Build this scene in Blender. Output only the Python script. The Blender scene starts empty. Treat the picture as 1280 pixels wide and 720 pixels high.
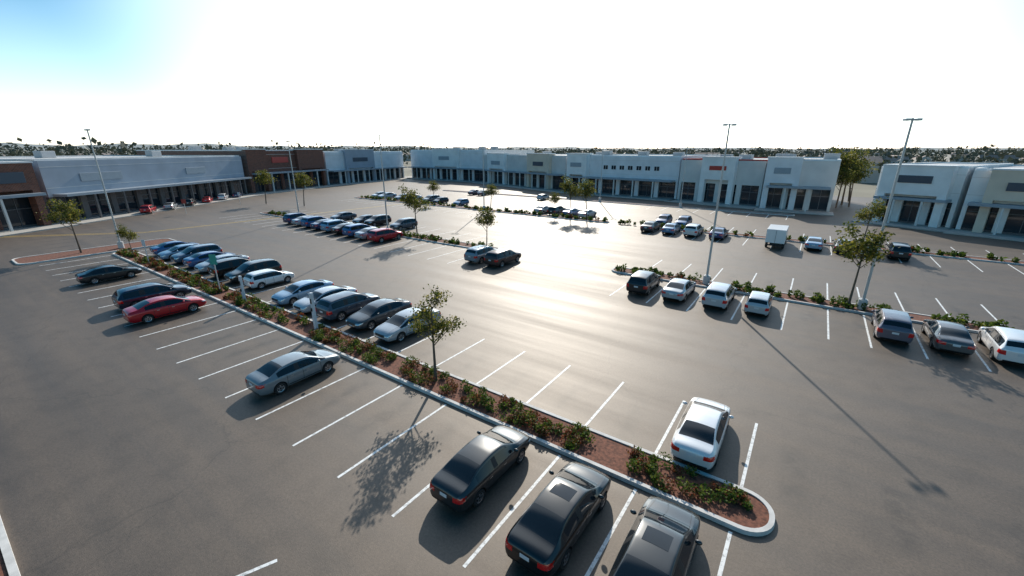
import bpy, bmesh, math, random
import numpy as np
from mathutils import Vector, Matrix
from mathutils.bvhtree import BVHTree
R=math.radians
random.seed(7); rng=np.random.default_rng(7)
scene=bpy.context.scene
col=scene.collection
scene.view_settings.view_transform='Standard'
scene.view_settings.look='None'
scene.view_settings.exposure=0

# ------------------------------------------------------------ materials
def newmat(name):
    m=bpy.data.materials.new(name); m.use_nodes=True
    nt=m.node_tree; b=nt.nodes['Principled BSDF']
    return m,nt,b
def simple(name,c,rough=.7,metal=0,spec=.5,var=.12,scale=1.5,bump=0,coat=0):
    m,nt,b=newmat(name); N=nt.nodes; L=nt.links
    b.inputs['Roughness'].default_value=rough; b.inputs['Metallic'].default_value=metal
    b.inputs['Specular IOR Level'].default_value=spec; b.inputs['Coat Weight'].default_value=coat
    if var>0:
        g=N.new('ShaderNodeNewGeometry'); n=N.new('ShaderNodeTexNoise'); n.inputs['Scale'].default_value=scale
        n.inputs['Detail'].default_value=4
        L.new(g.outputs['Position'],n.inputs['Vector'])
        r=N.new('ShaderNodeValToRGB'); L.new(n.outputs['Fac'],r.inputs['Fac'])
        r.color_ramp.elements[0].position=.3; r.color_ramp.elements[1].position=.7
        r.color_ramp.elements[0].color=tuple(x*(1-var) for x in c)+(1,)
        r.color_ramp.elements[1].color=tuple(min(1,x*(1+var)) for x in c)+(1,)
        L.new(r.outputs[0],b.inputs['Base Color'])
        if bump:
            bp=N.new('ShaderNodeBump'); bp.inputs['Strength'].default_value=bump; bp.inputs['Distance'].default_value=.02
            L.new(n.outputs['Fac'],bp.inputs['Height']); L.new(bp.outputs[0],b.inputs['Normal'])
    else: b.inputs['Base Color'].default_value=c+(1,)
    return m
def leafmat(name,cols,trans=.35):
    m,nt,b=newmat(name); N=nt.nodes; L=nt.links
    g=N.new('ShaderNodeNewGeometry'); r=N.new('ShaderNodeValToRGB')
    L.new(g.outputs['Random Per Island'],r.inputs['Fac'])
    els=r.color_ramp.elements
    for i,c in enumerate(cols):
        if i>=2: els.new(1.0)
    for i,c in enumerate(cols): els[i].position=i/(len(cols)-1)
    for i,c in enumerate(cols): els[i].color=c+(1,)
    L.new(r.outputs[0],b.inputs['Base Color']); b.inputs['Roughness'].default_value=.6
    b.inputs['Specular IOR Level'].default_value=.3
    t=N.new('ShaderNodeBsdfTranslucent'); L.new(r.outputs[0],t.inputs['Color'])
    mx=N.new('ShaderNodeMixShader'); mx.inputs[0].default_value=trans
    L.new(b.outputs[0],mx.inputs[1]); L.new(t.outputs[0],mx.inputs[2])
    L.new(mx.outputs[0],N['Material Output'].inputs['Surface'])
    return m

def asphalt():
    m,nt,b=newmat('asphalt'); N=nt.nodes; L=nt.links
    g=N.new('ShaderNodeNewGeometry')
    def noise(scale,vec=None,detail=5,rough=.6):
        n=N.new('ShaderNodeTexNoise'); n.inputs['Scale'].default_value=scale; n.inputs['Detail'].default_value=detail
        n.inputs['Roughness'].default_value=rough
        L.new(vec or g.outputs['Position'],n.inputs['Vector']); return n
    mp=N.new('ShaderNodeMapping'); mp.inputs['Scale'].default_value=(.035,.75,1); L.new(g.outputs['Position'],mp.inputs['Vector'])
    big=noise(.07,detail=4); streak=noise(1.0,mp.outputs[0],4); fine=noise(13,detail=6,rough=.75); mid=noise(1.1)
    def ramp(src,p0,c0,p1,c1):
        r=N.new('ShaderNodeValToRGB'); e=r.color_ramp.elements
        e[0].position=p0;e[1].position=p1;e[0].color=c0+(1,);e[1].color=c1+(1,)
        L.new(src,r.inputs['Fac']); return r.outputs[0]
    def mul(a,bb,f=1):
        x=N.new('ShaderNodeMix'); x.data_type='RGBA'; x.blend_type='MULTIPLY'; x.inputs[0].default_value=f
        L.new(a,x.inputs[6]); L.new(bb,x.inputs[7]); return x.outputs[2]
    c=ramp(big.outputs['Fac'],.3,(.056,.041,.031),.7,(.094,.070,.053))
    c=mul(c,ramp(streak.outputs['Fac'],.3,(.74,.74,.76),.7,(1.22,1.2,1.17)))
    c=mul(c,ramp(fine.outputs['Fac'],.3,(.55,.55,.55),.72,(1.5,1.5,1.5)))
    c=mul(c,ramp(mid.outputs['Fac'],.3,(.76,.76,.77),.55,(1.05,1.05,1.05)))
    # oil drips along the middle of the bays
    def M(op,a,b_=None,cl=False):
        x=N.new('ShaderNodeMath'); x.operation=op; x.use_clamp=cl
        for i,v in enumerate((a,b_)):
            if v is None: continue
            if isinstance(v,(int,float)): x.inputs[i].default_value=v
            else: L.new(v,x.inputs[i])
        return x.outputs[0]
    sp=N.new('ShaderNodeSeparateXYZ'); L.new(g.outputs['Position'],sp.inputs[0])
    fx=M('ABSOLUTE',M('SUBTRACT',M('FRACT',M('DIVIDE',M('ADD',sp.outputs[0],100.17+.8),2.72)),.5))
    gx=M('SUBTRACT',1,M('MULTIPLY',fx,5.5),True)
    def win(c0,hw): return M('SUBTRACT',1,M('POWER',M('DIVIDE',M('ABSOLUTE',M('SUBTRACT',sp.outputs[1],c0)),hw),3),True)
    yy=M('ADD',M('ADD',win(9.2,1.8),win(14.6,1.8)),M('ADD',win(31.8,2),win(38,2)),True)
    st=noise(1.4,detail=4)
    oil=M('MULTIPLY',M('MULTIPLY',gx,yy),M('MULTIPLY',M('SUBTRACT',st.outputs['Fac'],.36),4.5,True),True)
    oc=ramp(oil,0.0,(1,1,1),.8,(.40,.40,.42)); c=mul(c,oc)
    v=N.new('ShaderNodeTexVoronoi'); v.feature='DISTANCE_TO_EDGE'; v.inputs['Scale'].default_value=.09
    wn=noise(.6,detail=3); mixv=N.new('ShaderNodeVectorMath'); mixv.operation='MULTIPLY_ADD'
    L.new(wn.outputs['Color'],mixv.inputs[0]); mixv.inputs[1].default_value=(2.2,2.2,0); L.new(g.outputs['Position'],mixv.inputs[2])
    L.new(mixv.outputs[0],v.inputs['Vector'])
    c=mul(c,ramp(v.outputs['Distance'],.0015,(.45,.45,.46),.004,(1,1,1)),.6)
    L.new(c,b.inputs['Base Color'])
    rr=N.new('ShaderNodeMapRange'); rr.inputs[1].default_value=.3; rr.inputs[2].default_value=.7; rr.inputs[3].default_value=.57; rr.inputs[4].default_value=.66
    L.new(streak.outputs['Fac'],rr.inputs[0]); L.new(rr.outputs[0],b.inputs['Roughness'])
    b.inputs['Specular IOR Level'].default_value=1.0; b.inputs['Specular Tint'].default_value=(1,.92,.83,1)
    bp=N.new('ShaderNodeBump'); bp.inputs['Strength'].default_value=.4; bp.inputs['Distance'].default_value=.01
    f2=noise(45,detail=1); L.new(f2.outputs['Fac'],bp.inputs['Height']); L.new(bp.outputs[0],b.inputs['Normal'])
    return m
M_ASPH=asphalt()
def paintmat(name,c):
    m,nt,b=newmat(name); N=nt.nodes; L=nt.links
    g=N.new('ShaderNodeNewGeometry'); n=N.new('ShaderNodeTexNoise'); n.inputs['Scale'].default_value=6; n.inputs['Detail'].default_value=6
    n.inputs['Roughness'].default_value=.75
    L.new(g.outputs['Position'],n.inputs['Vector'])
    r=N.new('ShaderNodeValToRGB'); r.color_ramp.elements[0].position=.36; r.color_ramp.elements[1].position=.52
    r.color_ramp.elements[0].color=tuple(x*.45 for x in c)+(1,); r.color_ramp.elements[1].color=c+(1,)
    L.new(n.outputs['Fac'],r.inputs['Fac']); L.new(r.outputs[0],b.inputs['Base Color'])
    b.inputs['Roughness'].default_value=.6
    return m
M_WHITE=paintmat('white_road_paint',(.8,.8,.78))
M_YEL=paintmat('yellow_road_paint',(.7,.45,.06))
M_KERB=simple('kerb_concrete',(.60,.58,.55),.8,var=.15,scale=3)
M_CONC=simple('sidewalk_concrete',(.45,.42,.38),.8,var=.12,scale=.8)
M_MULCH=simple('mulch',(.16,.06,.035),.9,var=.5,scale=9,bump=.6)
M_GROUND=simple('dry_ground',(.20,.18,.13),.95,var=.4,scale=.02)
M_HILL=simple('hazed_hill_ground',(.22,.25,.25),.95,var=.15,scale=.01)  # blue-grey base colour: distance haze is painted into the hills
M_LEAF=leafmat('tree_leaves',[(.03,.05,.012),(.08,.10,.02),(.16,.16,.025),(.30,.24,.05)],.5)
M_SHRUB=leafmat('shrub_leaves',[(.03,.06,.010),(.06,.11,.015),(.10,.15,.02),(.17,.19,.03),(.05,.08,.015)],.4)
M_REDSH=leafmat('red_shrub_leaves',[(.14,.035,.02),(.24,.07,.03),(.10,.08,.03),(.26,.13,.04)],.35)
M_FAR=leafmat('hazed_distant_leaves',[(.045,.060,.048),(.07,.085,.06),(.10,.11,.08)],.12)  # greyed, bluish leaf colours with aerial haze painted in
M_BARK=simple('bark',(.13,.10,.075),.9,var=.3,scale=8,bump=.4)
M_PAINT,nt,b=newmat('car_paint'); oi=nt.nodes.new('ShaderNodeObjectInfo'); nt.links.new(oi.outputs['Color'],b.inputs['Base Color'])
b.inputs['Metallic'].default_value=.25; b.inputs['Roughness'].default_value=.34; b.inputs['Coat Weight'].default_value=1; b.inputs['Coat Roughness'].default_value=.03
M_GLASS=simple('car_glass',(.012,.016,.02),.04,var=0,spec=.6)
M_TRIM=simple('black_trim',(.015,.015,.016),.5,var=0)
M_TYRE=simple('tyre_rubber',(.02,.02,.02),.85,var=0)
M_RIM=simple('alloy_rim',(.5,.5,.52),.3,metal=.9,var=0)
M_RED=simple('tail_light',(.65,.008,.008),.12,var=0,coat=1)
M_HEAD=simple('head_light',(.6,.63,.66),.08,metal=.5,var=0,coat=1)
M_PLATE=simple('number_plate',(.65,.66,.68),.5,var=0)
M_TRUCK=simple('truck_white',(.82,.82,.82),.4,var=0,coat=.5)
CARM=[M_PAINT,M_GLASS,M_TRIM,M_TYRE,M_RIM,M_RED,M_HEAD,M_PLATE]
M_POLE=simple('galvanised_pole',(.50,.51,.51),.45,metal=.3,var=.05)
M_WIN=simple('store_glass',(.02,.03,.04),.06,var=0,spec=.7)
M_FRAME=simple('window_frame',(.12,.12,.13),.4,var=0)
M_ROOF=simple('roof_membrane',(.5,.5,.5),.85,var=.1,scale=.4)
M_HVAC=simple('hvac_metal',(.45,.46,.47),.5,var=.06)
def stucco(n,c): return simple(n,c,.85,var=.08,scale=.5)
M_ST_W=stucco('white_stucco',(.85,.85,.84)); M_ST_B=stucco('blue_grey_stucco',(.34,.39,.46)); M_ST_T=stucco('tan_stucco',(.72,.61,.49))
M_ST_G=stucco('grey_stucco',(.66,.65,.63)); M_ST_D=stucco('dark_grey_stucco',(.14,.13,.13)); M_ST_P=stucco('pale_stucco',(.76,.77,.79))
def brick():
    m,nt,b=newmat('brown_brick'); N=nt.nodes; L=nt.links
    t=N.new('ShaderNodeTexCoord'); mp=N.new('ShaderNodeMapping'); mp.inputs['Rotation'].default_value=(R(90),0,0)
    L.new(t.outputs['Object'],mp.inputs['Vector'])
    k=N.new('ShaderNodeTexBrick'); k.inputs['Scale'].default_value=1.6
    k.inputs['Color1'].default_value=(.21,.07,.04,1); k.inputs['Color2'].default_value=(.12,.04,.025,1); k.inputs['Mortar'].default_value=(.2,.16,.14,1)
    L.new(mp.outputs[0],k.inputs['Vector']); L.new(k.outputs['Color'],b.inputs['Base Color']); b.inputs['Roughness'].default_value=.85
    return m
M_BRICK=brick()
M_CANOPY=simple('canopy_metal',(.30,.35,.40),.5,var=.05)
M_SIGN=simple('sign_panel_dark',(.05,.07,.10),.4,var=0)
M_SIGNR=simple('sign_panel_red',(.45,.04,.03),.4,var=0)
M_TEAL=simple('teal_sign',(.02,.32,.26),.4,var=0)
M_PANEL=simple('charger_white',(.6,.62,.65),.35,var=0)

# ------------------------------------------------------------ helpers
def mkobj(name,me,mats,parent=None,loc=None,rz=0):
    for m in mats: me.materials.append(m)
    o=bpy.data.objects.new(name,me); col.objects.link(o)
    if parent: o.parent=parent
    if loc: o.location=loc
    o.rotation_euler[2]=rz
    return o
def pyd(name,vs,fs,mats,parent=None,mi=None,smooth=False):
    me=bpy.data.meshes.new(name); me.from_pydata(vs,[],fs)
    o=mkobj(name,me,mats,parent)
    if mi is not None: me.polygons.foreach_set('material_index',mi)
    if smooth: me.polygons.foreach_set('use_smooth',[True]*len(fs))
    me.update(); return o
def boxes(name,bl,mats,parent=None,bevel=0):
    vs=[];fs=[];mi=[]
    for bx in bl:
        x0,x1,y0,y1,z0,z1=bx[:6]; k=len(vs)
        vs+=[(x0,y0,z0),(x1,y0,z0),(x1,y1,z0),(x0,y1,z0),(x0,y0,z1),(x1,y0,z1),(x1,y1,z1),(x0,y1,z1)]
        fs+=[tuple(k+i for i in f) for f in ((0,3,2,1),(4,5,6,7),(0,1,5,4),(1,2,6,5),(2,3,7,6),(3,0,4,7))]
        mi+=[bx[6] if len(bx)>6 else 0]*6
    o=pyd(name,vs,fs,mats,parent,mi)
    if bevel:
        md=o.modifiers.new('bevel','BEVEL'); md.width=bevel; md.segments=2
    return o
def empty(name,loc=(0,0,0),rz=0):
    e=bpy.data.objects.new(name,None); e.location=loc; e.rotation_euler[2]=rz; e.empty_display_size=.5
    col.objects.link(e); return e

# ------------------------------------------------------------ ground
pyd('ground',[(-2600,-2600,-.06),(2600,-2600,-.06),(2600,2600,-.06),(-2600,2600,-.06)],[(0,1,2,3)],[M_GROUND])
pyd('parking_lot_asphalt',[(-135,-.62,0),(60,-.62,0),(60,125,0),(-135,125,0)],[(0,1,2,3)],[M_ASPH])
mk=[]
def seg(a,b,w=.1,L=mk):
    a=Vector(a);b=Vector(b);d=(b-a).normalized();n=Vector((-d.y,d.x))*w/2
    L.append([(*(a-n),.004),(*(b-n),.004),(*(b+n),.004),(*(a+n),.004)])
P=2.72; X0=-.25
for k in range(0,22):
    x=X0-P*k
    j=random.uniform(-.03,.03)
    seg((x+j,5.95),(x,11.05),.1)
    seg((x,12.95),(x+j,17.1),.1)
RX=[-.2,2.1,4.0,6.25,8.5,10.8,13.1,15.5]
for x in [-.2+2.7*k for k in range(-28,0)]+RX+[18.2+2.7*k for k in range(7)]:
    if -26<x<-12: continue
    seg((x,28.2),(x,34.0),.1); seg((x,36.1),(x,41.2),.1)
for k in range(-30,14):
    x=-.2+2.7*k
    if x<-84 or x>34 or -24<x<-19: continue
    seg((x,53.0),(x,58.2),.1); seg((x,60.1),(x,65.2),.1)
for k in range(-28,0):
    seg((-.2+2.7*k,77),(-.2+2.7*k,82),.1)
seg((-10.2,2.4),(-9.8,3.3),.1)
vs=[v for q in mk for v in q]; fs=[tuple(range(4*i,4*i+4)) for i in range(len(mk))]
pyd('parking_bay_lines',vs,fs,[M_WHITE])
ym=[]
seg((-84,2.5),(-70,17),.12,ym); seg((-84.4,2.9),(-70.4,17.4),.12,ym); seg((-70,17),(-66,60),.12,ym); seg((-70.4,17.4),(-66.4,60),.12,ym)
pyd('yellow_lane_lines',[v for q in ym for v in q],[tuple(range(4*i,4*i+4)) for i in range(len(ym))],[M_YEL])

def outline(x0,x1,y0,y1,r,n=8):
    pts=[]
    for cx,cy,a0 in ((x1-r,y0+r,-90),(x1-r,y1-r,0),(x0+r,y1-r,90),(x0+r,y0+r,180)):
        for i in range(n+1):
            a=R(a0+90*i/n); pts.append((cx+r*math.cos(a),cy+r*math.sin(a)))
    return pts
def island(name,x0,x1,y0,y1,r=.8,soil=M_MULCH):
    e=empty(name)
    O=outline(x0,x1,y0,y1,r); w=.16; I=outline(x0+w,x1-w,y0+w,y1-w,max(.05,r-w)); n=len(O)
    vs=[(x,y,0) for x,y in O]+[(x,y,.13) for x,y in outline(x0+.02,x1-.02,y0+.02,y1-.02,r-.02)]+[(x,y,.13) for x,y in I]+[(x,y,.05) for x,y in I]
    fs=[]
    for l in range(3):
        for i in range(n):
            j=(i+1)%n; fs.append((l*n+i,l*n+j,(l+1)*n+j,(l+1)*n+i))
    pyd('kerb',vs,fs,[M_KERB],e)
    pyd('planting_soil',[(x,y,.09) for x,y in I],[tuple(range(n))],[soil],e)
    return e
island('kerb_island',-58.2,.75,11.15,12.95,.85)
island('kerb_island',-63,-58.9,4.8,17.5,1.0)
island('kerb_island',-76,-26.4,34.2,36.0,.8)
island('kerb_island',-13.6,36,34.2,36.0,.8)
island('kerb_island',-84,-24,58.3,60.0,.8)
island('kerb_island',-19,34,58.3,60.0,.8)
island('kerb_island',-80,-2,82.1,83.6,.7)
boxes('roadside_kerb',[(-135,60,-.78,-.62,-.05,.14)],[M_KERB])
pyd('planting_bed',[(-135,-9,.09),(60,-9,.09),(60,-.78,.09),(-135,-.78,.09)],[(0,1,2,3)],[M_MULCH])

# ------------------------------------------------------------ foliage
def leaves(pts,size,jit=.5,aspect=.6):
    n=len(pts); pts=np.asarray(pts)
    a=rng.normal(size=(n,3)); a/=np.linalg.norm(a,axis=1)[:,None]
    b=rng.normal(size=(n,3)); b=np.cross(a,b); b/=np.linalg.norm(b,axis=1)[:,None]
    s=size*(1-jit/2+jit*rng.random(n))[:,None]
    a=a*s; b=b*s*aspect
    return np.stack([pts-a,pts+b*.9,pts+a,pts-b*.9],1).reshape(-1,3)
def quadmesh(name,v,mats,parent=None):
    n=len(v)//4; me=bpy.data.meshes.new(name)
    me.vertices.add(len(v)); me.vertices.foreach_set('co',v.ravel())
    me.loops.add(4*n); me.loops.foreach_set('vertex_index',np.arange(4*n))
    me.polygons.add(n); me.polygons.foreach_set('loop_start',np.arange(n)*4)
    me.update(calc_edges=True)
    return mkobj(name,me,mats,parent)
def shrub_strip(name,x0,x1,y0,y1,per_m,hh,nl,size,mats_split=True,maxx=None):
    G=[];Rd=[]
    n=int((x1-x0)*per_m)
    for i in range(n):
        cx=rng.uniform(x0,x1); cy=rng.uniform(y0,y1); r=rng.uniform(.13,.36); h=rng.uniform(.45,1.1)*hh
        if math.sin(cx*1.7)+math.sin(cx*.63+1)<-1.25: continue
        k=int(nl*(.6+.8*rng.random()))
        d=rng.normal(size=(k,3)); d/=np.linalg.norm(d,axis=1)[:,None]; d*=(.55+.5*rng.random(k))[:,None]
        p=d*[r,r,h/2]+[cx,cy,.1+h/2]
        (Rd if rng.random()<(.34 if mats_split else .05) else G).append(p)
    e=empty(name)
    quadmesh('green_foliage',leaves(np.concatenate(G),size),[M_SHRUB],e)
    if Rd: quadmesh('red_foliage',leaves(np.concatenate(Rd),size),[M_REDSH],e)
shrub_strip('island_shrubs',-24,.2,11.45,12.65,10,.38,75,.055)
shrub_strip('island_shrubs',-57.5,-24,11.5,12.6,6,.45,45,.09)
shrub_strip('island_shrubs',-13,35,34.5,35.7,5,.6,36,.12,False)
shrub_strip('island_shrubs',-75,-27,34.5,35.7,4,.5,26,.14,False)
shrub_strip('island_shrubs',-83,33,58.6,59.7,2.5,.6,20,.2,False)

def tube(path,radii,vs,fs,n=6):
    base=len(vs); path=[Vector(p) for p in path]
    for i,p in enumerate(path):
        d=(path[min(i+1,len(path)-1)]-path[max(i-1,0)]).normalized()
        u=d.orthogonal().normalized(); w=d.cross(u)
        for j in range(n):
            a=2*math.pi*j/n; vs.append(tuple(p+(u*math.cos(a)+w*math.sin(a))*radii[i]))
    for i in range(len(path)-1):
        for j in range(n):
            k=(j+1)%n; fs.append((base+i*n+j,base+i*n+k,base+(i+1)*n+k,base+(i+1)*n+j))
def tree_mesh(seed,h=4.6,cr=1.2,nleaf=2600,lsize=.085,spread=1.0):
    rd=random.Random(seed); vs=[];fs=[]
    th=h*.40; lean=Vector((rd.uniform(-.14,.14),rd.uniform(-.14,.14),0))
    top=Vector((0,0,h*.92))+lean*2
    trunk=[Vector((0,0,0)),Vector((0,0,th*.5))+lean*.5,Vector((0,0,th))+lean,Vector((0,0,h*.68))+lean*1.6,top]
    tube(trunk,[.08,.065,.052,.032,.012],vs,fs,8)
    tips=[top]
    for i in range(12):
        t=rd.uniform(.0,1); st=trunk[2].lerp(trunk[4],t*.85)
        a=i*2.4+rd.uniform(-.5,.5); ln=cr*(1.0-.5*t)*rd.uniform(.55,1.25)
        d=Vector((math.cos(a),math.sin(a),rd.uniform(.5,1.3)))
        m=st+d*ln*.5+Vector((0,0,.05)); e=st+d*ln
        e.z=min(e.z,h*1.02)
        tube([st,m,e],[.026,.018,.006],vs,fs,5); tips+=[e,m.lerp(e,.5)]
        for q in range(3):
            s2=st.lerp(e,rd.uniform(.4,.95)); d2=Vector((rd.uniform(-1,1),rd.uniform(-1,1),rd.uniform(-.1,1.1)))
            e2=s2+d2*cr*.45; tube([s2,s2.lerp(e2,.5)+Vector((0,0,.04)),e2],[.011,.008,.004],vs,fs,4); tips+=[e2,s2.lerp(e2,.6)]
    T=np.array([tuple(t) for t in tips]); w=np.array([rd.uniform(.08,1)**1.7 for _ in tips]); w/=w.sum()
    idx=rng.choice(len(T),nleaf,p=w)
    pts=T[idx]+rng.normal(size=(nleaf,3))*[.15*cr,.15*cr,.13*cr]*spread
    lv=leaves(pts,lsize)
    nb=len(vs); nf=len(fs)
    allv=vs+[tuple(x) for x in lv]; allf=fs+[tuple(range(nb+4*i,nb+4*i+4)) for i in range(len(lv)//4)]
    me=bpy.data.meshes.new('parking_lot_tree'); me.from_pydata(allv,[],allf)
    me.materials.append(M_BARK); me.materials.append(M_LEAF)
    me.polygons.foreach_set('material_index',[0]*nf+[1]*(len(allf)-nf)); me.update()
    return me
TM=[tree_mesh(11,h=4.3,cr=.95,nleaf=1900,lsize=.066),tree_mesh(2,h=4.7,cr=1.25,nleaf=1700,lsize=.09),tree_mesh(3,h=4.9,cr=1.35,nleaf=1600,lsize=.10)]
def tree(x,y,m=1,s=1,name='parking_lot_tree',rz=None,sx=1):
    o=bpy.data.objects.new(name,TM[m]); o.location=(x,y,.08); o.scale=(s*sx,s*sx,s); o.rotation_euler[2]=random.uniform(0,6) if rz is None else rz
    col.objects.link(o)
tree(-12.8,12.15,0,1,rz=.4); tree(-60.9,9.5,1,1.15); tree(-54.5,12.1,2,.6)
tree(-88.2,41.5,1,1.35); tree(-78.6,43.8,1,1.3); tree(-38.6,35.1,2,1.15); tree(-27.9,35.1,1,.92)
tree(-30.4,59.1,2,1.2); tree(-27.6,59.1,1,1.25); tree(-33,59.1,1,.8); tree(3.2,35.1,2,1.1); tree(5.2,59.1,2,1.0)
tree(-46,59.1,1,.95); tree(-60,59.1,1,.95)
for a in ((4.6,104,2,2.0),(3.6,98,1,1.5),(6.0,112,1,2.2),(4.0,108,2,1.8),(5.6,101,1,1.6)): tree(*a,name='street_tree',sx=1.15)

# ------------------------------------------------------------ cars
def lathe_wheel(bm,cx,cy,r,w,side):
    prof=[(-w/2,r*.6),(-w/2,r*.93),(-w/2+.03,r),(w/2-.03,r),(w/2,r*.93),(w/2,r*.66),(w/2-.015,r*.64)]
    n=24; rings=[]
    for (o,rr) in prof:
        rings.append([bm.verts.new((cx+rr*math.cos(2*math.pi*i/n),cy+side*o,r+rr*math.sin(2*math.pi*i/n))) for i in range(n)])
    for a in range(len(prof)-1):
        for i in range(n):
            j=(i+1)%n; f=bm.faces.new((rings[a][i],rings[a][j],rings[a+1][j],rings[a+1][i])); f.material_index=3; f.smooth=True
    y=cy+side*(w/2-.03)
    ring=[bm.verts.new((cx+.64*r*math.cos(2*math.pi*i/n),y-side*.02,r+.64*r*math.sin(2*math.pi*i/n))) for i in range(n)]
    f=bm.faces.new(ring); f.material_index=2
    a1=[bm.verts.new((cx+.66*r*math.cos(2*math.pi*i/n),y+side*.018,r+.66*r*math.sin(2*math.pi*i/n))) for i in range(n)]
    a2=[bm.verts.new((cx+.55*r*math.cos(2*math.pi*i/n),y,r+.55*r*math.sin(2*math.pi*i/n))) for i in range(n)]
    for i in range(n):
        j=(i+1)%n; f=bm.faces.new((a1[i],a1[j],a2[j],a2[i])); f.material_index=4
    for s in range(5):
        a=2*math.pi*s/5+.3; ca,sa=math.cos(a),math.sin(a); q=[]
        for rr,hw in ((.04,.06),(.6*r,.032)):
            for sg in (-1,1): q.append(bm.verts.new((cx+rr*ca-sg*hw*sa,y+side*.004,r+rr*sa+sg*hw*ca)))
        f=bm.faces.new((q[0],q[1],q[3],q[2])); f.material_index=4
def car_mesh(name,st,side_iv,ws_iv,fx,rx,wr,L,tail,head,belt,roofh,gl_black=(),sunroof=None):
    bm=bmesh.new(); cr=bm.edges.layers.float.new('crease_edge')
    rings=[]
    for (x,w,zb,zs,wt,zr,zt) in st:
        b5=(w*.94,zs); b6=(wt,zr); a6=(b5[0]+.9*(b6[0]-b5[0]),b5[1]+.9*(b6[1]-b5[1]))
        h=[(0,zb),(w*.86,zb),(w*.965,zb+.1),(w,zb+.52*(zs-zb)),(w*.985,zs-.07),b5,a6,b6,(wt*.55,zt-.012),(0,zt)]
        loop=h+[(-y,z) for y,z in h[8:0:-1]]
        rings.append([bm.verts.new((x,y,z)) for y,z in loop])
    n=18
    for i in range(len(rings)-1):
        for j in range(n):
            k=(j+1)%n
            f=bm.faces.new((rings[i][j],rings[i][k],rings[i+1][k],rings[i+1][j]))
            jj=j if j<9 else 17-j
            mi=0
            if jj==5 and i in side_iv: mi=1
            if jj in(7,8) and i in ws_iv: mi=1
            if jj==5 and i in gl_black: mi=2
            if jj==0: mi=2
            f.material_index=mi
    for rg,fl in ((rings[0],0),(rings[-1],1)):
        def F(*a):
            a=[rg[t] for t in a]
            if fl: a=a[::-1]
            bm.faces.new(a)
        F(0,1,17)
        for j in range(1,8): F(j,j+1,17-j,18-j)
        F(8,9,10)
    bmesh.ops.recalc_face_normals(bm,faces=bm.faces)
    for i in range(len(rings)-1):
        for j in (5,7,13,11,1,17):
            e=bm.edges.get((rings[i][j],rings[i+1][j]))
            if e: e[cr]=.45 if j in(5,13,1,17) else .3
    me=bpy.data.meshes.new('tmp'); bm.to_mesh(me); bm.free()
    for m in CARM: me.materials.append(m)
    o=bpy.data.objects.new('tmp',me); col.objects.link(o)
    sd=o.modifiers.new('s','SUBSURF'); sd.levels=2; sd.render_levels=2
    cuts=[]
    wmax=max(s[1] for s in st)
    for cx in (fx,rx):
        for sg in(-1,1):
            cb=bmesh.new(); bmesh.ops.create_cone(cb,cap_ends=True,segments=28,radius1=wr+.055,radius2=wr+.055,depth=.34,
                matrix=Matrix.Translation((cx,sg*(wmax-.07),wr+.01))@Matrix.Rotation(R(90),4,'X'))
            for f in cb.faces: f.material_index=2
            cm=bpy.data.meshes.new('c'); cb.to_mesh(cm); cb.free()
            for m in CARM: cm.materials.append(m)
            co=bpy.data.objects.new('c',cm); col.objects.link(co); cuts.append(co)
            md=o.modifiers.new('b','BOOLEAN'); md.object=co; md.operation='DIFFERENCE'; md.solver='EXACT'
    dg=bpy.context.evaluated_depsgraph_get(); dg.update()
    res=bpy.data.meshes.new_from_object(o.evaluated_get(dg))
    bpy.data.objects.remove(o)
    for c in cuts: bpy.data.objects.remove(c)
    bm=bmesh.new(); bm.from_mesh(res)
    for f in bm.faces: f.smooth=True
    bvh=BVHTree.FromBMesh(bm)
    def patch(axis,sg,c,mi,off=.008,nu=6,nv=4):
        grid=[]
        for v in range(nv+1):
            row=[]
            for u in range(nu+1):
                s,t=u/nu,v/nv
                a=(c[0][0]*(1-s)+c[1][0]*s)*(1-t)+(c[3][0]*(1-s)+c[2][0]*s)*t
                z=(c[0][1]*(1-s)+c[1][1]*s)*(1-t)+(c[3][1]*(1-s)+c[2][1]*s)*t
                if axis=='x': org=Vector((sg*5,a,z)); d=Vector((-sg,0,0))
                elif axis=='y': org=Vector((a,sg*3,z)); d=Vector((0,-sg,0))
                else: org=Vector((a,z,5)); d=Vector((0,0,-1))
                hit,nr,_,_=bvh.ray_cast(org,d)
                if hit is None: row.append(None); continue
                if nr.dot(d)>0: nr=-nr
                row.append(bm.verts.new(hit+nr*off))
            grid.append(row)
        for v in range(nv):
            for u in range(nu):
                q=[grid[v][u],grid[v][u+1],grid[v+1][u+1],grid[v+1][u]]
                if None in q: continue
                f=bm.faces.new(q); f.material_index=mi; f.smooth=True
    for sg in(-1,1):
        patch('x',-1,[(sg*a,z) for a,z in tail],5)
        patch('x',1,[(sg*a,z) for a,z in head],6)
        tz0=min(z for _,z in tail); tz1=max(z for _,z in tail); hz0=min(z for _,z in head); hz1=max(z for _,z in head)
        patch('y',sg,[(-L/2+.03,tz0+.03),(-L/2+.30,tz0+.05),(-L/2+.24,tz1),(-L/2+.05,tz1)],5)
        patch('y',sg,[(L/2-.12,hz0),(L/2-.35,hz0+.07),(L/2-.42,hz1+.02),(L/2-.16,hz1-.01)],6)
        for xs in (rx+.42,(fx+rx)/2-.08,fx-.42):
            patch('y',sg,[(xs-.011,.36),(xs+.011,.36),(xs+.011,belt-.03),(xs-.011,belt-.03)],2,.004,1,6)
        patch('y',sg,[(rx+.45,.33),(fx-.45,.33),(fx-.45,.38),(rx+.45,.38)],2,.006,8,1)
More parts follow.
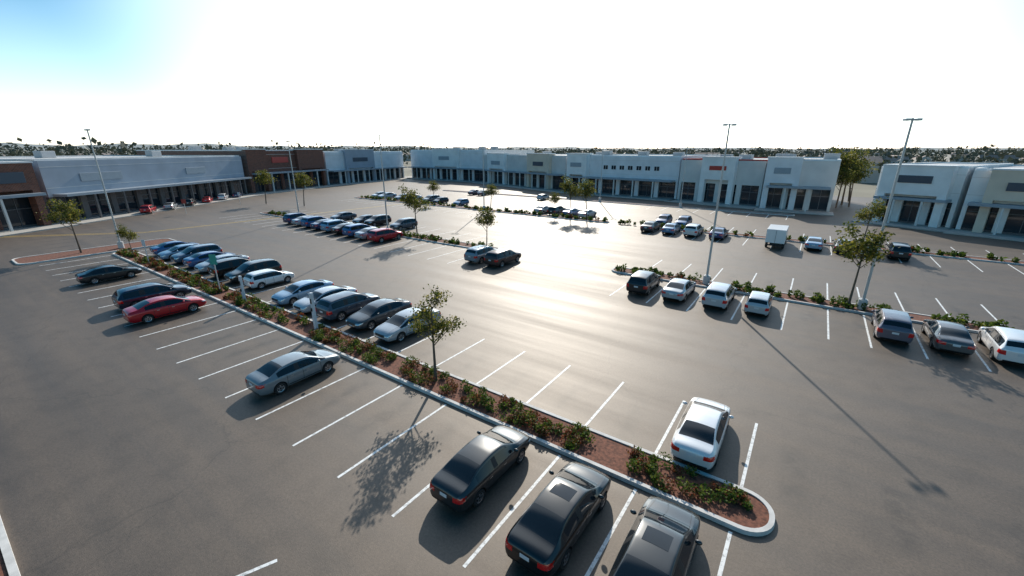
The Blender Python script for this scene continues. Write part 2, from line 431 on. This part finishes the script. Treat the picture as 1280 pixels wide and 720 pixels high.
        for xs in ((rx+.60),(fx+rx)/2+.10):
            patch('y',sg,[(xs-.0,belt-.17),(xs+.17,belt-.17),(xs+.17,belt-.14),(xs,belt-.14)],4,.02,2,1)
        mx=fx-.55
        r0=bmesh.ops.create_uvsphere(bm,u_segments=10,v_segments=7,radius=1,matrix=Matrix.Translation((mx,sg*(wmax+.07),belt+.08))@Matrix.Diagonal((.07,.11,.075,1)))
        for v in r0['verts']:
            for f in v.link_faces: f.smooth=True
    pz=(tail[0][1]+tail[2][1])/2-.02
    patch('x',-1,[(-.17,pz-.07),(.17,pz-.07),(.17,pz+.07),(-.17,pz+.07)],7,.012)
    patch('x',-1,[(-.62,.30),(.62,.30),(.66,.42),(-.66,.42)],2,.008,10,2)
    hz=(head[0][1]+head[2][1])/2
    patch('x',1,[(-.42,hz-.12),(.42,hz-.12),(.45,hz+.03),(-.45,hz+.03)],2,.008,8,3)
    patch('x',1,[(-.6,.28),(.6,.28),(.52,.40),(-.52,.40)],2,.008,10,2)
    patch('x',1,[(-.16,.42),(.16,.42),(.16,.50),(-.16,.50)],7,.014)
    for sg in(-1,1):
        patch('z',0,[(fx-.35,sg*.66),(fx-.35,sg*.675),(L/2-.3,sg*.575),(L/2-.3,sg*.56)],2,.003,1,6)
    if sunroof:
        a,c=sunroof; patch('z',0,[(a,-.38),(c,-.38),(c,.38),(a,.38)],1,.006,4,6)
    for cx in(fx,rx):
        for sg in(-1,1): lathe_wheel(bm,cx,sg*(wmax-.135),wr,.22,sg)
    me=bpy.data.meshes.new(name); bm.to_mesh(me); bm.free()
    if not me.materials:
        for m in CARM: me.materials.append(m)
    me.set_sharp_from_angle(angle=R(42))
    return me
sedan=[(-2.42,.66,.40,.70,.56,.78,.80),(-2.38,.80,.30,.86,.66,.96,.99),(-2.12,.88,.22,.93,.73,1.05,1.08),(-1.78,.90,.20,.95,.72,1.07,1.11),
(-1.42,.91,.20,.96,.66,1.24,1.27),(-1.02,.92,.20,.96,.60,1.38,1.415),(-.35,.925,.20,.955,.60,1.425,1.465),(-.27,.925,.20,.955,.60,1.425,1.465),
(.28,.925,.20,.945,.60,1.40,1.44),(.58,.92,.20,.94,.61,1.33,1.37),(.98,.915,.20,.93,.67,1.13,1.17),(1.36,.91,.20,.915,.73,.965,1.005),
(1.8,.90,.21,.86,.70,.905,.945),(2.15,.86,.23,.77,.62,.815,.85),(2.36,.76,.28,.64,.52,.69,.72),(2.44,.62,.36,.54,.42,.58,.60)]
suv=[(-2.36,.72,.42,.90,.60,.98,1.0),(-2.31,.86,.32,1.02,.70,1.10,1.13),(-2.22,.90,.26,1.05,.72,1.20,1.24),(-1.98,.92,.24,1.06,.66,1.55,1.59),
(-1.72,.925,.24,1.06,.66,1.62,1.665),(-.88,.93,.24,1.06,.67,1.66,1.71),(-.80,.93,.24,1.06,.67,1.66,1.71),(.08,.93,.24,1.05,.67,1.65,1.69),(.16,.93,.24,1.05,.67,1.64,1.68),
(.52,.925,.24,1.04,.67,1.56,1.60),(.92,.92,.24,1.03,.71,1.30,1.34),(1.28,.92,.24,1.02,.76,1.08,1.12),(1.75,.91,.25,.98,.74,1.02,1.06),(2.12,.88,.28,.90,.68,.94,.98),
(2.30,.80,.32,.74,.58,.80,.84),(2.37,.66,.40,.62,.46,.67,.70)]
CM={}
sa=(sedan,{4,5,7,8,9,10},{4,3,9,10},1.42,-1.38,.325,4.86,
    [(.46,.70),(.82,.72),(.84,.90),(.46,.88)],[(.46,.56),(.74,.58),(.80,.70),(.50,.68)],.95,1.46,{6})
CM['sedan']=car_mesh('sedan',*sa)
CM['sedan_sr']=car_mesh('sedan_sunroof',*sa,sunroof=(-.35,.25))
CM['suv']=car_mesh('suv',suv,{3,4,6,8,9,10},{2,9,10},1.42,-1.38,.36,4.72,
    [(.60,.72),(.86,.74),(.86,1.0),(.64,1.0)],[(.50,.68),(.80,.70),(.84,.84),(.52,.82)],1.05,1.7,{5,7})
PAL=[(.012,.013,.016),(.02,.022,.026),(.08,.10,.13),(.03,.09,.22),(.30,.34,.38),(.62,.63,.65),(.02,.05,.16),(.45,.5,.55),(.16,.18,.20),(.03,.035,.045),(.7,.7,.7),(.08,.2,.36)]
NM={'sedan':'parked_sedan_car','sedan_sr':'parked_sedan_car','suv':'parked_suv_car','hatch':'parked_hatchback_car'}
CS=.815
def car(x,y,kind='sedan',c=None,face=90,s=(1,1,1)):
    me=CM['suv' if kind=='hatch' else kind]
    o=bpy.data.objects.new(NM[kind],me); col.objects.link(o)
    o.location=(x,y,.004); o.rotation_euler[2]=R(face+random.uniform(-1.5,1.5))
    if kind=='hatch': s=(.90,.95,.88)
    o.scale=tuple(v*CS for v in s); o.color=(c or random.choice(PAL))+(1,)
BLK=(.006,.0065,.007); DG=(.018,.02,.022); GR=(.12,.13,.14); SV=(.40,.43,.46); WH=(.8,.8,.8); RD=(.50,.006,.015); BL=(.015,.04,.13); MB=(.03,.11,.28); LB=(.24,.38,.52)
car(-7.3,8.85,'sedan',DG,s=(.97,.97,1)); car(-4.25,8.6,'sedan_sr',BLK); car(-1.65,8.6,'sedan_sr',(.03,.032,.033),s=(1.02,1.03,1.0))
car(-18.35,8.65,'sedan',(.20,.23,.25)); car(-33.0,8.2,'sedan',RD,s=(1.05,1.05,1.05)); car(-36.6,8.6,'suv',(.012,.02,.045),s=(1.08,1.08,1)); car(-46.4,8.5,'sedan',DG)
car(-1.85,14.85,'sedan',WH,90)
for k,(kd,c,fc) in {6:('sedan',SV,-90),7:('sedan',(.06,.07,.08),-90),8:('suv',(.06,.08,.11),90),9:('sedan',(.5,.53,.56),-90),10:('sedan',LB,-90),
    12:('hatch',WH,90),13:('suv',DG,-90),14:('suv',BLK,90),15:('sedan',SV,-90),16:('sedan',MB,90),17:('suv',(.1,.14,.2),-90),18:('sedan',LB,-90),19:('sedan',MB,90)}.items():
    car(X0-P*(k+.5)-(.25 if k<9 else 0),15.2+random.uniform(-.15,.3),kd,c,fc,s=(1.05,1.05,1.03))
for x,kd,c,fc in ((-9.5,'suv',DG,90),(-6.9,'sedan',SV,90),(-4.2,'suv',(.5,.52,.55),90),(-1.75,'hatch',(.5,.52,.54),90),
    (5.0,'suv',(.14,.12,.15),90),(7.35,'sedan',(.12,.11,.11),90),(9.65,'suv',WH,90),(-25.3,'suv',(.25,.3,.34),90),(-22.9,'suv',(.07,.035,.028),90)):
    car(x,31.3,kd,c,fc,s=(1.06,1.06,1.02))
for i,(kd,c) in enumerate((('suv',RD),('sedan',SV),('suv',MB),('sedan',BLK),('suv',LB),('sedan',BL),('suv',MB),('sedan',(.5,.5,.52)),('suv',BL),)):
    car(-40.6-2.6*i,32.0+.15*i,kd,c,random.choice((90,90,-90)),s=(1.1,1.1,1.05))
for i in (1,3,4,6): car(-.2+2.7*(-15-i)-1.35,38.4,random.choice(('suv','sedan')),None,-90)
for x in (-17.0,-14.3,-11.6,-8.7): car(x,56.3,random.choice(('suv','sedan')),None,90,s=(1.1,1.1,1.05))
for x in (-17.0,-14.3): car(x,62.2,random.choice(('suv','sedan')),None,-90)
for x,c in ((.9,LB),(3.4,DG),(5.6,WH),(7.8,DG)): car(x,56.0,random.choice(('suv','sedan')),c,90,s=(1.1,1.1,1.05))
for x,kd,c in ((-37.1,'sedan',SV),(-34.4,'suv',DG),(-31.7,'sedan',MB),(-29.0,'sedan',(.6,.6,.62))): car(x,62.2,kd,c,90,s=(1.1,1.1,1.05))
for k in range(-29,-19):
    if random.random()<.72: car(-.2+2.7*k-1.35,62.2,random.choice(('suv','sedan','hatch')),None,-90,s=(1.1,1.1,1.05))
for k in (-24,-23,-17): car(-.2+2.7*k-1.35,79.4,random.choice(('suv','sedan','hatch')),None,90)
for i,c in enumerate((RD,SV,DG,RD,WH,BL)):
    t=i/5; car(-92+(-14)*t,24+20*t,'sedan' if i%2 else 'suv',c,150)
car(18.6,55.0,'sedan',RD,90)
# white box truck
def box_truck(x,y,rz):
    e=empty('white_box_truck',(x,y,.004),rz)
    boxes('cargo_box',[(-2.6,1.15,-.9,.9,.65,2.1)],[M_TRUCK],e,.03)
    boxes('chassis',[(-2.5,2.5,-.45,.45,.38,.62)],[M_TRIM],e)
    boxes('rear_bumper',[(-2.7,-2.58,-.85,.85,.36,.5)],[M_TRIM],e)
    boxes('rear_door_seams',[(-2.615,-2.605,-.012,.012,.7,2.05)],[M_TRIM],e)
    bm=bmesh.new()
    prof=[(1.2,.45),(2.65,.45),(2.75,.7),(2.7,.98),(2.2,1.12),(1.85,1.68),(1.2,1.74)]
    L_=[[bm.verts.new((px,sg*(.87 if pz<1.2 else .76),pz)) for px,pz in prof] for sg in(-1,1)]
    n=len(prof)
    for i in range(n):
        f=bm.faces.new((L_[0][i],L_[0][(i+1)%n],L_[1][(i+1)%n],L_[1][i]))
        if i==4: f.material_index=1
    bm.faces.new(L_[0][::-1]); bm.faces.new(L_[1]); bmesh.ops.recalc_face_normals(bm,faces=bm.faces)
    me=bpy.data.meshes.new('cab'); bm.to_mesh(me); bm.free(); o=mkobj('cab',me,[M_TRUCK,M_GLASS],e); md=o.modifiers.new('b','BEVEL'); md.width=.04; md.segments=2
    boxes('side_windows',[(1.35,1.95,-.84,-.77,1.18,1.52),(1.35,1.95,.77,.84,1.18,1.52)],[M_GLASS],e)
    bm=bmesh.new()
    for cx in(-1.75,2.0):
        for sg in(-1,1): lathe_wheel(bm,cx,sg*.78,.33,.22,sg)
    me=bpy.data.meshes.new('wheels'); bm.to_mesh(me); bm.free(); mkobj('wheels',me,CARM,e)
box_truck(-2.6,55.4,R(90))

# ------------------------------------------------------------ lamps, chargers, signs
def pole(x,y,h=11.9,rz=0):
    e=empty('parking_lot_lamp_post',(x,y,.05),rz)
    def cyl(nm,r1,r2,z0,z1,m,seg=20):
        bm=bmesh.new(); bmesh.ops.create_cone(bm,cap_ends=True,segments=seg,radius1=r1,radius2=r2,depth=z1-z0,matrix=Matrix.Translation((0,0,(z0+z1)/2)))
        me=bpy.data.meshes.new(nm); bm.to_mesh(me); bm.free(); mkobj(nm,me,[m],e)
    cyl('concrete_base',.26,.26,0,.7,M_KERB); cyl('base_plate',.17,.17,.7,.75,M_POLE); cyl('shaft',.09,.055,.75,h,M_POLE,12)
    bl=[]
    for s in (-1,1):
        bl+=[(min(s*.03,s*.2),max(s*.03,s*.2),-.03,.03,h-.11,h-.05),(min(s*.16,s*.44),max(s*.16,s*.44),-.15,.15,h-.15,h-.02)]
    boxes('luminaire_heads',bl,[M_POLE],e,.02)
for a in ((-60.4,12.6,12.1,0),(-64.8,35.1,11.4,0),(-44.0,35.1,11.9,.6),(-47.4,59.1,12.4,.6),(-36.0,82.9,12.9,.6),(-5.8,35.1,11.9,.5),(3.9,35.1,11.9,.5),(-20,82.9,11.9,.6)):
    pole(*a)
def charger(x,y,h=2.3):
    e=empty('charging_station',(x,y,.09))
    boxes('cabinet',[(-.11,.11,-.08,.08,0,h)],[M_PANEL],e,.03)
    boxes('screen',[(-.08,.08,-.088,-.081,h-.65,h-.35)],[M_TRIM],e)
    boxes('connector',[(-.04,.04,-.15,-.08,h-1.1,h-.9)],[M_TRIM],e,.01)
    boxes('plinth',[(-.2,.2,-.16,.16,-.05,.0)],[M_KERB],e)
charger(-22.4,12.1,2.4); charger(-31.2,12.1,1.9)
def sign(x,y,h,m,w=.35,ph=.55,rz=0,name='parking_sign'):
    e=empty(name,(x,y,.05),rz)
    boxes('post',[(-.03,.03,-.03,.03,0,h)],[M_POLE],e)
    boxes('panel',[(-w/2,w/2,-.05,-.031,h-ph,h+.05)],[m],e,.005)
sign(-34.9,12.05,2.9,M_TEAL,.5,.7,.6)
sign(-50,12.05,2.2,M_PANEL,rz=.5); sign(-91,38,2.3,M_PANEL,rz=1); sign(-85,27,2.3,M_SIGNR,.6,.6,1,'traffic_sign')

# ------------------------------------------------------------ buildings
def building(name,p0,p1,depth,h,wall,segs,fascia=None,openh=3.6,piers=5,canopy=True,signs=(),winrow=None,cap=M_ST_W,hvac=3,seed=0,pier=None,colm=M_ST_G):
    rd=random.Random(seed); p0=Vector(p0);p1=Vector(p1); W=(p1-p0).length; ang=math.atan2(p1.y-p0.y,p1.x-p0.x)
    e=empty(name,(p0.x,p0.y,0),ang)
    boxes('walls',[(0,W,.5,depth,0,h-.02)],[wall],e)
    boxes('parapet',[(0,W,.35,.75,h-.0,h+.25),(0,W,depth-.3,depth+.05,h,h+.25),(-.05,.3,.76,depth-.31,h,h+.25),(W-.3,W+.05,.76,depth-.31,h,h+.25)],[cap],e)
    boxes('roof',[(.31,W-.31,.77,depth-.32,h-.01,h+.03)],[M_ROOF],e)
    boxes('fascia_wall',[(0,W,0,.5,openh,h)],[fascia or wall],e)
    pw=W/piers
    boxes('piers',[(max(0,i*pw-.45),min(W,i*pw+.45),-.02,.495,0,openh-.003) for i in range(piers+1)],[pier or wall],e)
    boxes('storefront_glass',[(i*pw+.45,(i+1)*pw-.45,.40,.44,.35,openh-.004) for i in range(piers)],[M_WIN],e)
    fr=[]
    for i in range(piers):
        a=i*pw+.45; bb=(i+1)*pw-.45; fr.append((a,bb,.3,.46,0,.34)); nm=max(2,int((bb-a)/1.6))
        for j in range(nm+1):
            x=a+(bb-a)*j/nm; fr.append((x-.04,x+.04,.34,.398,.345,openh-.006))
        fr.append((a,bb,.33,.395,2.5,2.6))
    boxes('window_frames',fr,[M_FRAME],e)
    if canopy:
        boxes('canopy',[(.6,W-.6,-2.2,-.03,openh+.05,openh+.4)],[M_CANOPY],e)
        boxes('canopy_columns',[(i*pw-.12,i*pw+.12,-2.1,-1.86,0,openh+.045) for i in range(1,piers)],[colm],e)
    bl=[]
    ms=[M_ST_W,M_ST_B,M_ST_T,M_ST_G,M_ST_D,M_BRICK,M_ST_P]
    for (t0,t1,dh,pr,m) in segs:
        x0,x1=W*t0,W*t1
        bl+=[(x0,x0+.9,-pr,-.024,0,openh+.8,ms.index(m)),(x1-.9,x1,-pr,-.024,0,openh+.8,ms.index(m)),(x0,x1,-pr,-.004-.02,openh+.803,h+dh,ms.index(m)),
             (x0,x1,-.02,1.2,h+.26,h+dh,ms.index(m)),(x0-.1,x1+.1,-pr-.1,1.3,h+dh+.003,h+dh+.2,0)]
    if bl: boxes('entrance_portals',bl,ms,e)
    for (t0,t1,z0,z1,m) in signs:
        pr=max([s[3] for s in segs if s[0]<=t0 and s[1]>=t1]+[0])
        boxes('sign_panel',[(W*t0,W*t1,-pr-.12,-pr-.01,z0,z1)],[m],e,.02)
    if winrow:
        t0,t1,n,z0,z1=winrow; bl=[];fr=[]
        for i in range(n):
            x=W*(t0+(t1-t0)*(i+.5)/n); bl.append((x-.55,x+.55,-.03,-.005,z0,z1)); fr+=[(x-.65,x+.65,-.06,-.004,z0-.12,z0-.003),(x-.65,x+.65,-.06,-.004,z1+.003,z1+.1),(x-.03,x+.03,-.05,-.032,z0,z1)]
        boxes('upper_windows',bl,[M_WIN],e); boxes('window_trim',fr,[M_ST_W],e)
    hb=[]
    for i in range(hvac):
        x=W*(i+.5)/hvac+rd.uniform(-2,2); y=depth*rd.uniform(.35,.7); hb.append((x-1.2,x+1.2,y-.8,y+.8,h+.04,h+rd.uniform(.9,1.4)))
    if hb: boxes('rooftop_hvac',hb,[M_HVAC],e,.05)
    boxes('reveal_joints',[(0,W,-.012,-.002,z,z+.06) for z in (openh+1.2,h-.9)],[M_ST_G],e)
    boxes('sidewalk',[(-.5,W+.5,-4.5,-.03,-.02,.14)],[M_CONC],e)
    return e
building('brick_store_building',(-79,-8),(-88.5,11.5),26,8.0,M_BRICK,[(.62,.98,.5,1.2,M_BRICK)],openh=4.2,piers=4,signs=[(.68,.92,6.0,7.4,M_SIGN)],seed=1)
building('retail_store_building',(-89.5,12.5),(-111.2,48.5),34,8.7,M_ST_B,[],fascia=M_ST_B,openh=3.7,piers=9,signs=[(.12,.28,5.6,6.8,M_CANOPY),(.6,.72,5.6,6.8,M_CANOPY)],cap=M_ST_G,seed=2,pier=M_ST_D,colm=M_ST_D)
building('brick_store_building',(-112,49.5),(-119.8,74.5),36,9.9,M_BRICK,[(.0,.22,.3,.8,M_BRICK),(.6,.98,.3,.8,M_BRICK)],openh=4.4,piers=5,signs=[(.3,.5,7,8.4,M_SIGNR)],seed=3)
building('white_store_building',(-120.2,75.5),(-128,112),30,9.4,M_ST_P,[(.2,.55,.7,.8,M_ST_B)],openh=3.8,piers=7,signs=[(.28,.46,6.6,7.8,M_SIGN)],seed=4)
building('white_store_building',(-126,114),(-90.5,113.5),30,9.9,M_ST_P,[(.35,.7,.4,1,M_ST_W)],openh=3.8,piers=7,signs=[(.44,.58,6.8,8.0,M_CANOPY)],seed=5)
building('retail_store_building',(-89.8,112),(-53,99.5),32,8.5,M_ST_G,[(.1,.34,.5,1,M_ST_W),(.62,.86,.6,1,M_ST_T)],openh=3.8,piers=7,signs=[(.16,.28,5.8,6.9,M_CANOPY),(.69,.8,6,7.1,M_SIGN)],cap=M_ST_G,seed=6)
building('white_store_building',(-52,99),(-24.2,96),30,8.7,M_ST_P,[(.02,.22,.5,1.6,M_ST_W)],openh=3.6,piers=6,winrow=(.34,.86,7,5.8,6.7),signs=[(.06,.17,6.2,7.2,M_CANOPY)],seed=7)
building('retail_store_building',(-23.8,95.2),(-8.2,92),28,8.2,M_ST_G,[(.3,.7,.5,1.1,M_ST_W)],openh=3.8,piers=4,canopy=False,signs=[(.40,.60,6.4,7.2,M_SIGNR)],cap=M_SIGNR,seed=8)
building('grey_store_building',(-7.8,90.5),(2.6,90.6),26,8.4,M_ST_G,[(.0,.5,.4,1.0,M_ST_P)],openh=3.8,piers=3,signs=[(.12,.36,6.2,7.2,M_CANOPY)],hvac=2,seed=9)
building('white_store_building',(7.4,84.5),(15.8,81),24,7.9,M_ST_W,[(.08,.9,.1,1.6,M_ST_W)],openh=3.4,piers=3,signs=[(.3,.7,5.8,6.8,M_SIGN)],hvac=0,seed=10)
building('retail_store_building',(16.2,80),(48,70),24,7.7,M_ST_W,[(.05,.3,.1,1.2,M_ST_T),(.5,.75,.1,1.2,M_ST_W)],openh=3.4,piers=9,signs=[(.1,.25,5.4,6.4,M_SIGN),(.56,.7,5.4,6.4,M_SIGN)],seed=11)

# ------------------------------------------------------------ distance
def camdir(az):
    a=R(35-az); return Vector((-math.sin(a),math.cos(a),0))
n=260; vsh=[];fsh=[]
for i in range(n+1):
    az=-80+160*i/n; d=camdir(az)
    t=(az+80)/160
    hgt=(26*(1-t)**1.3+12)*(.85+.1*math.sin(az*.31)+.08*math.sin(az*.9+1)+.03*math.sin(az*2.7))
    for r_,h_ in ((1250,-1),(1500,hgt*.7),(1800,hgt),(2300,-1)): vsh.append((d.x*r_,d.y*r_,h_))
for i in range(n):
    for j in range(3):
        a=i*4+j; fsh.append((a,a+4,a+5,a+1))
pyd('distant_hills',vsh,fsh,[M_HILL],smooth=True)
Pts=[]
def blob(c,r,h,k):
    d=rng.normal(size=(k,3)); d/=np.linalg.norm(d,axis=1)[:,None]; d*=(.5+.5*rng.random(k))[:,None]
    return d*[r,r,h/2]+[c[0],c[1],h*.55]
for i in range(3000):
    az=rng.uniform(-70,70); r=170+700*rng.random()**.7; d=camdir(az)*r
    h=rng.uniform(5,9.5)*(1.4 if az<-10 else 1.1)+ (r/650)*3
    if -175<d.x<55 and d.y<150 and d.y>-40: continue
    Pts.append(blob((d.x,d.y),rng.uniform(2.4,5),h,24))
quadmesh('distant_trees',leaves(np.concatenate(Pts),1.0,aspect=.8),[M_FAR])
M_HW=simple('distant_wall',(.5,.48,.45),.9,var=.2,scale=.05); M_HR=simple('distant_roof',(.30,.24,.21),.9,var=.3,scale=.05)
vs=[];fs=[];mi=[]
for i in range(170):
    az=rng.uniform(-72,72); r=rng.uniform(180,650); d=camdir(az)*r
    if d.x<55 and d.x>-175 and d.y<160 and d.y>-40: continue
    w,l,h=rng.uniform(5,9),rng.uniform(6,14),rng.uniform(3.5,6.5); a=rng.choice([0,math.pi/2])+.1
    ca,sa_=math.cos(a),math.sin(a); k=len(vs)
    for (x,y,z) in ((-l,-w,0),(l,-w,0),(l,w,0),(-l,w,0),(-l,-w,h),(l,-w,h),(l,w,h),(-l,w,h),(-l,0,h+2),(l,0,h+2)):
        x*=.6;y*=.6; vs.append((d.x+x*ca-y*sa_,d.y+x*sa_+y*ca,z))
    for f,m in (((0,1,5,4),0),((1,2,6,9,5),0),((2,3,7,6),0),((3,0,4,8,7),0),((4,5,9,8),1),((6,7,8,9),1)):
        fs.append(tuple(k+t for t in f)); mi.append(m)
pyd('distant_houses',vs,fs,[M_HW,M_HR],None,mi)

# ------------------------------------------------------------ light
EL=29; AZ=29
sd=Vector((-math.sin(R(AZ))*math.cos(R(EL)),math.cos(R(AZ))*math.cos(R(EL)),math.sin(R(EL))))
sl=bpy.data.lights.new('sun','SUN'); sl.energy=5.0; sl.angle=R(.5); sl.color=(1,.93,.82)
so=bpy.data.objects.new('sun',sl); so.rotation_euler=sd.to_track_quat('Z','Y').to_euler(); so.location=(0,0,60); col.objects.link(so)
w=bpy.data.worlds.new('World'); scene.world=w; w.use_nodes=True; nt=w.node_tree; N=nt.nodes; L=nt.links
bg=N['Background']; sk=N.new('ShaderNodeTexSky'); sk.sky_type='NISHITA'; sk.sun_disc=False
sk.sun_elevation=R(EL); sk.sun_rotation=R(360-AZ); sk.air_density=1.0; sk.dust_density=.2; sk.ozone_density=2.0; sk.altitude=30
hs=N.new('ShaderNodeHueSaturation'); hs.inputs['Saturation'].default_value=1.4; hs.inputs['Value'].default_value=1.6; hs.inputs['Hue'].default_value=.485; L.new(sk.outputs[0],hs.inputs['Color'])
# bright hazy aureole around the sun + pale horizon haze, part of the sky itself
tc=N.new('ShaderNodeTexCoord'); nm=N.new('ShaderNodeVectorMath'); nm.operation='NORMALIZE'; L.new(tc.outputs['Generated'],nm.inputs[0])
dt=N.new('ShaderNodeVectorMath'); dt.operation='DOT_PRODUCT'; L.new(nm.outputs[0],dt.inputs[0]); dt.inputs[1].default_value=sd
mr=N.new('ShaderNodeMapRange'); mr.interpolation_type='SMOOTHSTEP'; L.new(dt.outputs['Value'],mr.inputs[0])
mr.inputs[1].default_value=.64; mr.inputs[2].default_value=.82; mr.inputs[3].default_value=0; mr.inputs[4].default_value=12
sp=N.new('ShaderNodeSeparateXYZ'); L.new(nm.outputs[0],sp.inputs[0])
mh=N.new('ShaderNodeMapRange'); mh.interpolation_type='SMOOTHSTEP'; L.new(sp.outputs['Z'],mh.inputs[0])
mh.inputs[1].default_value=.30; mh.inputs[2].default_value=.0; mh.inputs[3].default_value=0; mh.inputs[4].default_value=9.5
ms_=N.new('ShaderNodeMapRange'); L.new(dt.outputs['Value'],ms_.inputs[0]); ms_.inputs[1].default_value=.1; ms_.inputs[2].default_value=.55; ms_.inputs[3].default_value=.2; ms_.inputs[4].default_value=1
mm=N.new('ShaderNodeMath'); mm.operation='MULTIPLY'; L.new(mh.outputs[0],mm.inputs[0]); L.new(ms_.outputs[0],mm.inputs[1])
cc=N.new('ShaderNodeCombineColor')
for i,(ka,kb) in enumerate(((.97,.86),(1,1),(1.0,1.22))):
    q1=N.new('ShaderNodeMath'); q1.operation='MULTIPLY'; L.new(mr.outputs[0],q1.inputs[0]); q1.inputs[1].default_value=ka
    q2=N.new('ShaderNodeMath'); q2.operation='MULTIPLY_ADD'; L.new(mm.outputs[0],q2.inputs[0]); q2.inputs[1].default_value=kb; L.new(q1.outputs[0],q2.inputs[2])
    L.new(q2.outputs[0],cc.inputs[i])
ac=N.new('ShaderNodeMix'); ac.data_type='RGBA'; ac.blend_type='ADD'; ac.inputs[0].default_value=1; L.new(hs.outputs[0],ac.inputs[6]); L.new(cc.outputs[0],ac.inputs[7])
L.new(ac.outputs[2],bg.inputs['Color']); bg.inputs['Strength'].default_value=.068

# ------------------------------------------------------------ camera
cd=bpy.data.cameras.new('camera'); cd.sensor_width=36; cd.lens=530/1280*36; cd.clip_end=6000; cd.clip_start=.1
co=bpy.data.objects.new('camera',cd); col.objects.link(co); co.location=(0,0,10.2)
pitch=math.atan(173/530); co.rotation_euler=(R(90)-pitch,0,R(35)); scene.camera=co
